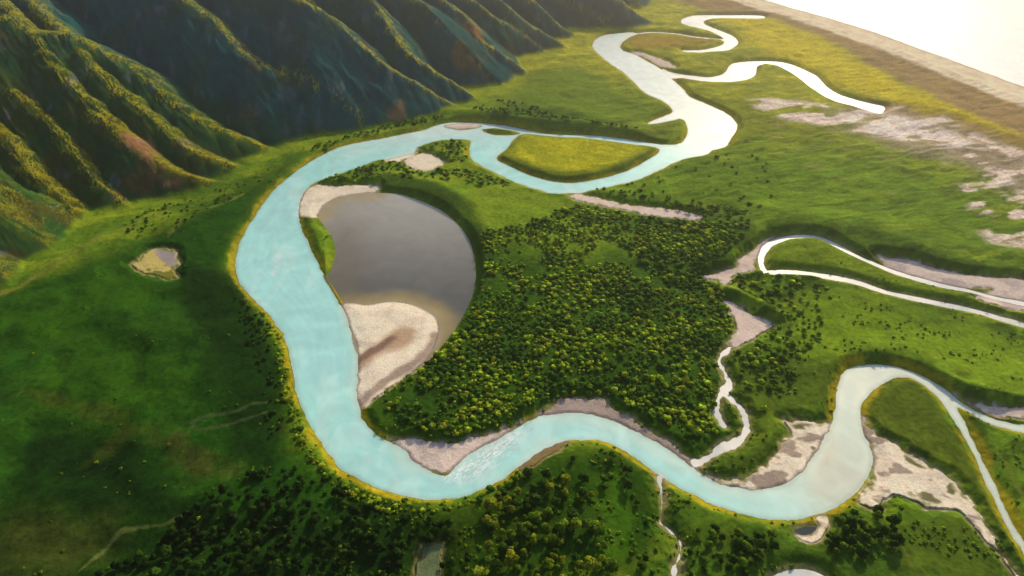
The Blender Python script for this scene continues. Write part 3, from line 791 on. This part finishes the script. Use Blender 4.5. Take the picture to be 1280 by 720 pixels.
def arrays_mesh(name, V, Fq, CC, mat, NN=None):
    me = bpy.data.meshes.new(name)
    me.vertices.add(len(V)); me.vertices.foreach_set('co', V.ravel().astype(np.float32))
    me.loops.add(Fq.size); me.loops.foreach_set('vertex_index', Fq.ravel().astype(np.int32))
    me.polygons.add(len(Fq))
    me.polygons.foreach_set('loop_start', np.arange(0, Fq.size, 4, dtype=np.int32)); me.polygons.foreach_set('loop_total', np.full(len(Fq), 4, np.int32))
    me.update(calc_edges=True)
    if CC is not None:
        a = me.attributes.new('Col', 'FLOAT_COLOR', 'POINT')
        c4 = np.ones((len(V), 4), np.float32); c4[:, :3] = CC
        a.data.foreach_set('color', c4.ravel())
    if NN is not None:
        me.polygons.foreach_set('use_smooth', np.ones(len(Fq), bool))
        me.normals_split_custom_set_from_vertices(NN.tolist())
    me.materials.append(mat)
    return me

def trunk_arrays(rng, h, r):
    """tapered trunk with three limbs, all quads"""
    V = []; Fq = []
    def tube(P, rad, n=6):
        base = len(V)
        for p, q in zip(P, rad):
            for k in range(n):
                a = k / n * 6.283
                V.append((p[0] + math.cos(a) * q, p[1] + math.sin(a) * q, p[2]))
        for i in range(len(P) - 1):
            for k in range(n):
                Fq.append((base + i * n + k, base + i * n + (k + 1) % n, base + (i + 1) * n + (k + 1) % n, base + (i + 1) * n + k))
    jx, jy = rng.uniform(-.3, .3, 2)
    tube([(0, 0, -.6), (jx * .3, jy * .3, h * .3), (jx, jy, h * .6), (jx * 1.2, jy * 1.3, h * .95)], [r * 1.3, r, r * .75, r * .3])
    for k in range(3):
        a = k * 2.1 + rng.uniform(0, 1)
        tube([(jx * .5, jy * .5, h * .42), (math.cos(a) * h * .16, math.sin(a) * h * .16, h * .62), (math.cos(a) * h * .3, math.sin(a) * h * .3, h * .82)], [r * .6, r * .4, r * .15], 5)
    return np.array(V, np.float32), np.array(Fq, np.int32)

rng = np.random.default_rng(11)
SHX, SHY = math.sin(SUN_AZ), math.cos(SUN_AZ)
# ---- where the photograph shows trees: (pixel outline, spacing m, mean radius, tints, wood key)
GROVE = [(605,640),(625,620),(660,607),(700,605),(730,615),(755,650),(760,700),(770,735),(600,735),(610,690)]
WOODS = [
 ('grove', GROVE, 6.3, 3.7, ['pale','green','green','olive','dark'], .80),
 ('grove', [(640,607),(690,570),(735,560),(790,585),(812,620),(812,660),(770,640),(720,605)], 7.5, 2.9, ['dark','dark','green'], .30),
 ('left_wood', [(240,640),(300,610),(370,590),(425,610),(470,640),(560,660),(560,740),(100,740),(190,690)], 5.6, 2.9, ['deep','deep','dark'], .6),
 ('brook_wood', [(770,690),(815,680),(822,735),(770,735)], 6.5, 3.0, ['dark','green'], .5),
 ('brook_wood', [(835,660),(860,668),(960,668),(960,700),(900,735),(855,735),(845,690)], 6.2, 3.0, ['dark','dark','green'], .75),
 ('bend_wood', [(1035,650),(1075,645),(1125,640),(1120,690),(1060,700),(1030,690)], 6.2, 3.1, ['dark','dark','green'], .8),
 ('forest', FOREST, 4.2, 2.9, ['pale','green','green','dark','olive'], .72),
 ('forest', FOREST, 3.6, 1.4, ['green','pale','green','olive'], .30),
 ('forest', [(735,240),(800,245),(900,262),(940,275),(930,296),(880,283),(878,272),(830,260)], 7.0, 3.4, ['green','dark'], .7),
 ('forest', [(735,238),(790,230),(850,205),(900,192),(960,205),(970,250),(940,272),(890,262)], 10, 3.0, ['green','dark'], .16),
 ('forest', [(912,350),(1000,352),(1040,375),(1030,420),(1000,460),(960,520),(920,500),(905,460),(930,440),(972,408),(940,385)], 7.0, 3.2, ['dark','green','green','pale'], .65),
 ('forest', [(880,490),(895,480),(895,520),(920,545),(900,553),(880,540)], 6.0, 3.0, ['dark','green'], .9),
 ('forest', [(425,222),(470,206),(500,205),(520,214),(550,214),(590,216),(640,236),(600,236),(545,228),(500,228),(470,228),(430,232),(400,232)], 6.5, 3.0, ['dark','green','green','pale'], .75),
 ('forest', [(377,275),(395,274),(408,290),(416,310),(412,330),(404,340),(392,310)], 6.0, 2.8, ['dark','green'], .7),
 ('forest', [(525,190),(560,180),(582,182),(590,205),(560,205),(545,192)], 6.0, 2.8, ['green','dark','olive'], .7),
 ('forest', [(322,370),(345,400),(358,440),(362,480),(375,530),(400,575),(440,610),(480,628),(470,640),(420,612),(385,575),(362,520),(350,470),(345,430),(325,395)], 5.2, 2.7, ['olive','pale','green','olive'], .85),
 ('forest', [(318,372),(345,402),(358,440),(364,482),(377,530),(402,575),(442,612),(482,630),(540,636),(600,622),(600,632),(540,648),(470,642),(425,618),(388,578),(364,525),(350,470),(342,430)], 3.2, 1.7, ['olive','pale','pale','green'], .8),
 ('forest', [(290,345),(310,385),(338,420),(350,480),(358,540),(340,560),(325,470),(300,400)], 6.0, 2.2, ['deep'], .5),
 ('forest', [(150,285),(215,262),(290,235),(340,212),(350,225),(300,250),(230,290),(170,305)], 7.0, 2.0, ['green','dark'], .35),
 ('forest', [(380,190),(420,178),(500,158),(555,148),(555,152),(480,168),(410,190)], 7.0, 3.0, ['dark','green'], .7),
 ('forest', [(590,145),(620,130),(650,130),(700,150),(760,160),(830,172),(760,166),(660,155)], 7.0, 3.2, ['dark','green','dark'], .6),
 ('forest', [(600,146),(615,138),(650,140),(690,148),(690,152),(640,152)], 6, 2.5, ['green','dark'], .5),
 ('forest', [(510,620),(560,632),(620,612),(650,592),(640,612),(600,632),(560,648),(500,640)], 5.5, 2.8, ['dark','green'], .8),
]
cells_ = {}
cand = []
def inpoly(W, x, y):
    x0, y0 = W[:, 0], W[:, 1]; x1, y1 = np.roll(x0, -1), np.roll(y0, -1)
    k = (y0 > y) != (y1 > y)
    if not k.any(): return False
    return int(np.count_nonzero(x0[k] + (y - y0[k]) / (y1[k] - y0[k]) * (x1[k] - x0[k]) > x)) % 2 == 1
for wi, (key, pts, sp, rad, tints, dens) in enumerate(WOODS):
    W = world(spline(pts, True, 2))
    x0, y0 = W.min(0); x1, y1 = W.max(0)
    for gx_ in np.arange(x0, x1, sp):
        for gy_ in np.arange(y0, y1, sp):
            x = gx_ + rng.uniform(-.45, .45) * sp; yv = gy_ + rng.uniform(-.45, .45) * sp
            tj = rng.random(); rj = min(1.5, max(.45, math.exp(rng.normal(-.05, .36)))); ti = rng.integers(0, len(tints))
            if not inpoly(W, x, yv): continue
            cl = float(.6 * vnoise(np.array([x / 24.0]), np.array([yv / 24.0]), 400)[0] + .4 * vnoise(np.array([x / 60.0]), np.array([yv / 60.0]), 401)[0])
            if tj > dens * ((-.35 + 2.6 * cl) if pts is FOREST else (.2 + 1.6 * cl)): continue
            if pts is FOREST:
                pk = float(vnoise(np.array([x / 34.0]), np.array([yv / 20.0]), 402)[0])
                top = min(1.0, max(0.0, (yv - 640) / 110.0)) * min(1.0, max(0.0, (150 - x) / 150.0))
                if rng.random() < top * .8: continue
                tj2 = rng.random()
                ti = (tints.index('dark') if 'dark' in tints else 0) if pk < .40 and tj2 < .75 else (0 if pk > .6 and tj2 < .6 else ti)
            z, dw, ds, mt = height_at(x, yv)
            if dw < 3.0 or ds < 2.5: continue
            _, dw2, _, _ = height_at(x - SHX * 13, yv - SHY * 13)
            _, dw3, _, _ = height_at(x - SHX * 7, yv - SHY * 7)
            _, dw4, _, _ = height_at(x - SHX * 19, yv - SHY * 19)
            if min(dw2, dw3, dw4) < 1.0: continue
            r = rad * rj
            q = (int(x // 6), int(yv // 6)); bad = False
            for ax in (-1, 0, 1):
                for ay in (-1, 0, 1):
                    for (ox, oy, orr) in cells_.get((q[0] + ax, q[1] + ay), ()):
                        if (ox - x) ** 2 + (oy - yv) ** 2 < (.62 * (orr + r)) ** 2: bad = True
            if bad: continue
            cells_.setdefault(q, []).append((x, yv, r))
            d = yv * CP + (H - z) * SP
            px = 640 + F * x / d; vv = (yv * SP - (H - z) * CP) / d; py = 360 - F * vv
            cand.append([d, x, yv, z, r, tints[ti], key, px, py])
print('trees', len(cand))
inview = [c for c in cand if 4 < c[7] < 1276 and 4 < c[8] < 712]
inview.sort(key=lambda c: -c[4] / c[0])
single = [c for c in inview if c[6] in ('grove', 'left_wood', 'brook_wood', 'bend_wood')][:290]
sid = {id(c) for c in single}
rest = [c for c in cand if id(c) not in sid]

PROTO = {}
for tname, tint in TINTS.items():
    for k in range(3):
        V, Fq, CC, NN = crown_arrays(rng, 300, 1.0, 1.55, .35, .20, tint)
        PROTO[(tname, k)] = arrays_mesh('crown', V, Fq, CC, M_LEAF, NN)
TRUNK = []
for k in range(3):
    V, Fq = trunk_arrays(rng, 1.35, .075)
    TRUNK.append(arrays_mesh('trunk', V, Fq, None, M_BARK))
WHERE = {'grove': ('in the open grove below the middle river bend', 'trees of the grove below the middle bend'),
         'left_wood': ('in the shadowy wood at the lower left', 'trees of the shadowy lower left wood'),
         'brook_wood': ('in the small wood beside the narrow pale brook', 'trees beside the narrow brook'),
         'bend_wood': ('in the clump below the lower right bend', 'trees below the lower right bend')}
LOOK = {'deep': 'blackish green', 'dark': 'dark green', 'green': 'mid green', 'pale': 'pale green', 'olive': 'olive yellow'}
def put_tree(c, label, group):
    d, x, yv, z, r, tint, key, px, py = c
    e_ = bpy.data.objects.new('tree', None)
    e_.empty_display_size = 1.0
    COL.objects.link(e_)
    e_.location = (x, yv, z); e_.rotation_euler = (0, 0, rng.uniform(0, 6.28))
    s = r * rng.uniform(.92, 1.08); e_.scale = (s, s, r * rng.uniform(.85, 1.15))
    tag(e_, label, 'tree', group)
    k = int(rng.integers(0, 3))
    for nm, me in (('trunk', TRUNK[k]), ('crown', PROTO[(tint, k)])):
        o = bpy.data.objects.new(nm, me); COL.objects.link(o); o.parent = e_
big = [600, 0]
# the one large pale crown that stands out in the grove
bx_, by_ = at(715, 676)
single.sort(key=lambda c: (c[1] - bx_) ** 2 + (c[2] - by_) ** 2)
single[0][4] = 5.6; single[0][5] = 'pale'
for i, c in enumerate(single):
    wh, grp = WHERE[c[6]]
    if i == 0:
        put_tree(c, 'largest broad pale green tree in the middle of the grove below the middle river bend', None); continue
    put_tree(c, LOOK[c[5]] + ' round crowned tree ' + wh, grp + ', ' + LOOK[c[5]])

def merged(name, items, nleaf, leaf, label, cat, flat=1.0, gain=1.0):
    protos = {t: [crown_arrays(rng, nleaf, 1.0, 1.5, .15, leaf, tint) for _ in range(4)] for t, tint in TINTS.items()}
    VV = []; FF = []; CC = []; NV_ = []; off = 0
    for c in items:
        d, x, yv, z, r, tint, key, px, py = c
        V, Fq, Cc, Nn = protos[tint][rng.integers(0, 4)]
        a = rng.uniform(0, 6.283); ca, sa = math.cos(a) * r, math.sin(a) * r
        P = np.empty_like(V)
        P[:, 0] = V[:, 0] * ca - V[:, 1] * sa + x; P[:, 1] = V[:, 0] * sa + V[:, 1] * ca + yv; P[:, 2] = V[:, 2] * r * rng.uniform(.85, 1.15) * flat + z
        Q = Nn.copy(); Q[:, 0] = (Nn[:, 0] * ca - Nn[:, 1] * sa) / r; Q[:, 1] = (Nn[:, 0] * sa + Nn[:, 1] * ca) / r; NV_.append(Q)
        VV.append(P); FF.append(Fq + off); CC.append(Cc * rng.uniform(.75, 1.3) * gain); off += len(V)
    me = arrays_mesh(name, np.concatenate(VV), np.concatenate(FF), np.concatenate(CC), M_LEAF, np.concatenate(NV_))
    o = bpy.data.objects.new(name, me); COL.objects.link(o)
    tag(o, label, cat, kind='stuff')
    return o
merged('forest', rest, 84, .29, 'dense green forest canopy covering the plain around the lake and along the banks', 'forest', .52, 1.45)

# ---- low scrub: too many and too small to count
scrub = []
WBARE = world([(1077,500),(1140,470),(1210,550),(1290,690),(1230,660),(1180,595),(1095,548)])
WISL = world(ISLAND)
for _ in range(26000):
    if len(scrub) > 1500: break
    px = rng.uniform(-20, 1300); py = rng.uniform(60, 735)
    x, yv = at(px, py)
    z, dw, ds, mt = height_at(x, yv)
    if dw < 1.5 or ds < 1 or mt > .5: continue
    n_ = float(vnoise(np.array([x / 26.0 + 3]), np.array([yv / 13.0]), 500)[0])
    if n_ < .60 and not (dw < 9 and rng.random() < .35): continue
    if py < 330: continue
    if yv > 0 and (inpoly(WBARE, x, yv) or inpoly(WISL, x, yv)): continue
    if px < 420 and rng.random() < .9: continue
    tn = 'olive' if dw < 8 and rng.random() < .5 else ['green', 'green', 'green', 'pale'][rng.integers(0, 4)]
    scrub.append([0, x, yv, z - .2, rng.uniform(.6, 1.7), tn, 's', px, py])
merged('scrub', scrub, 26, .45, 'low scattered scrub and bushes dotted over the meadows', 'scrub', .6, 1.1)
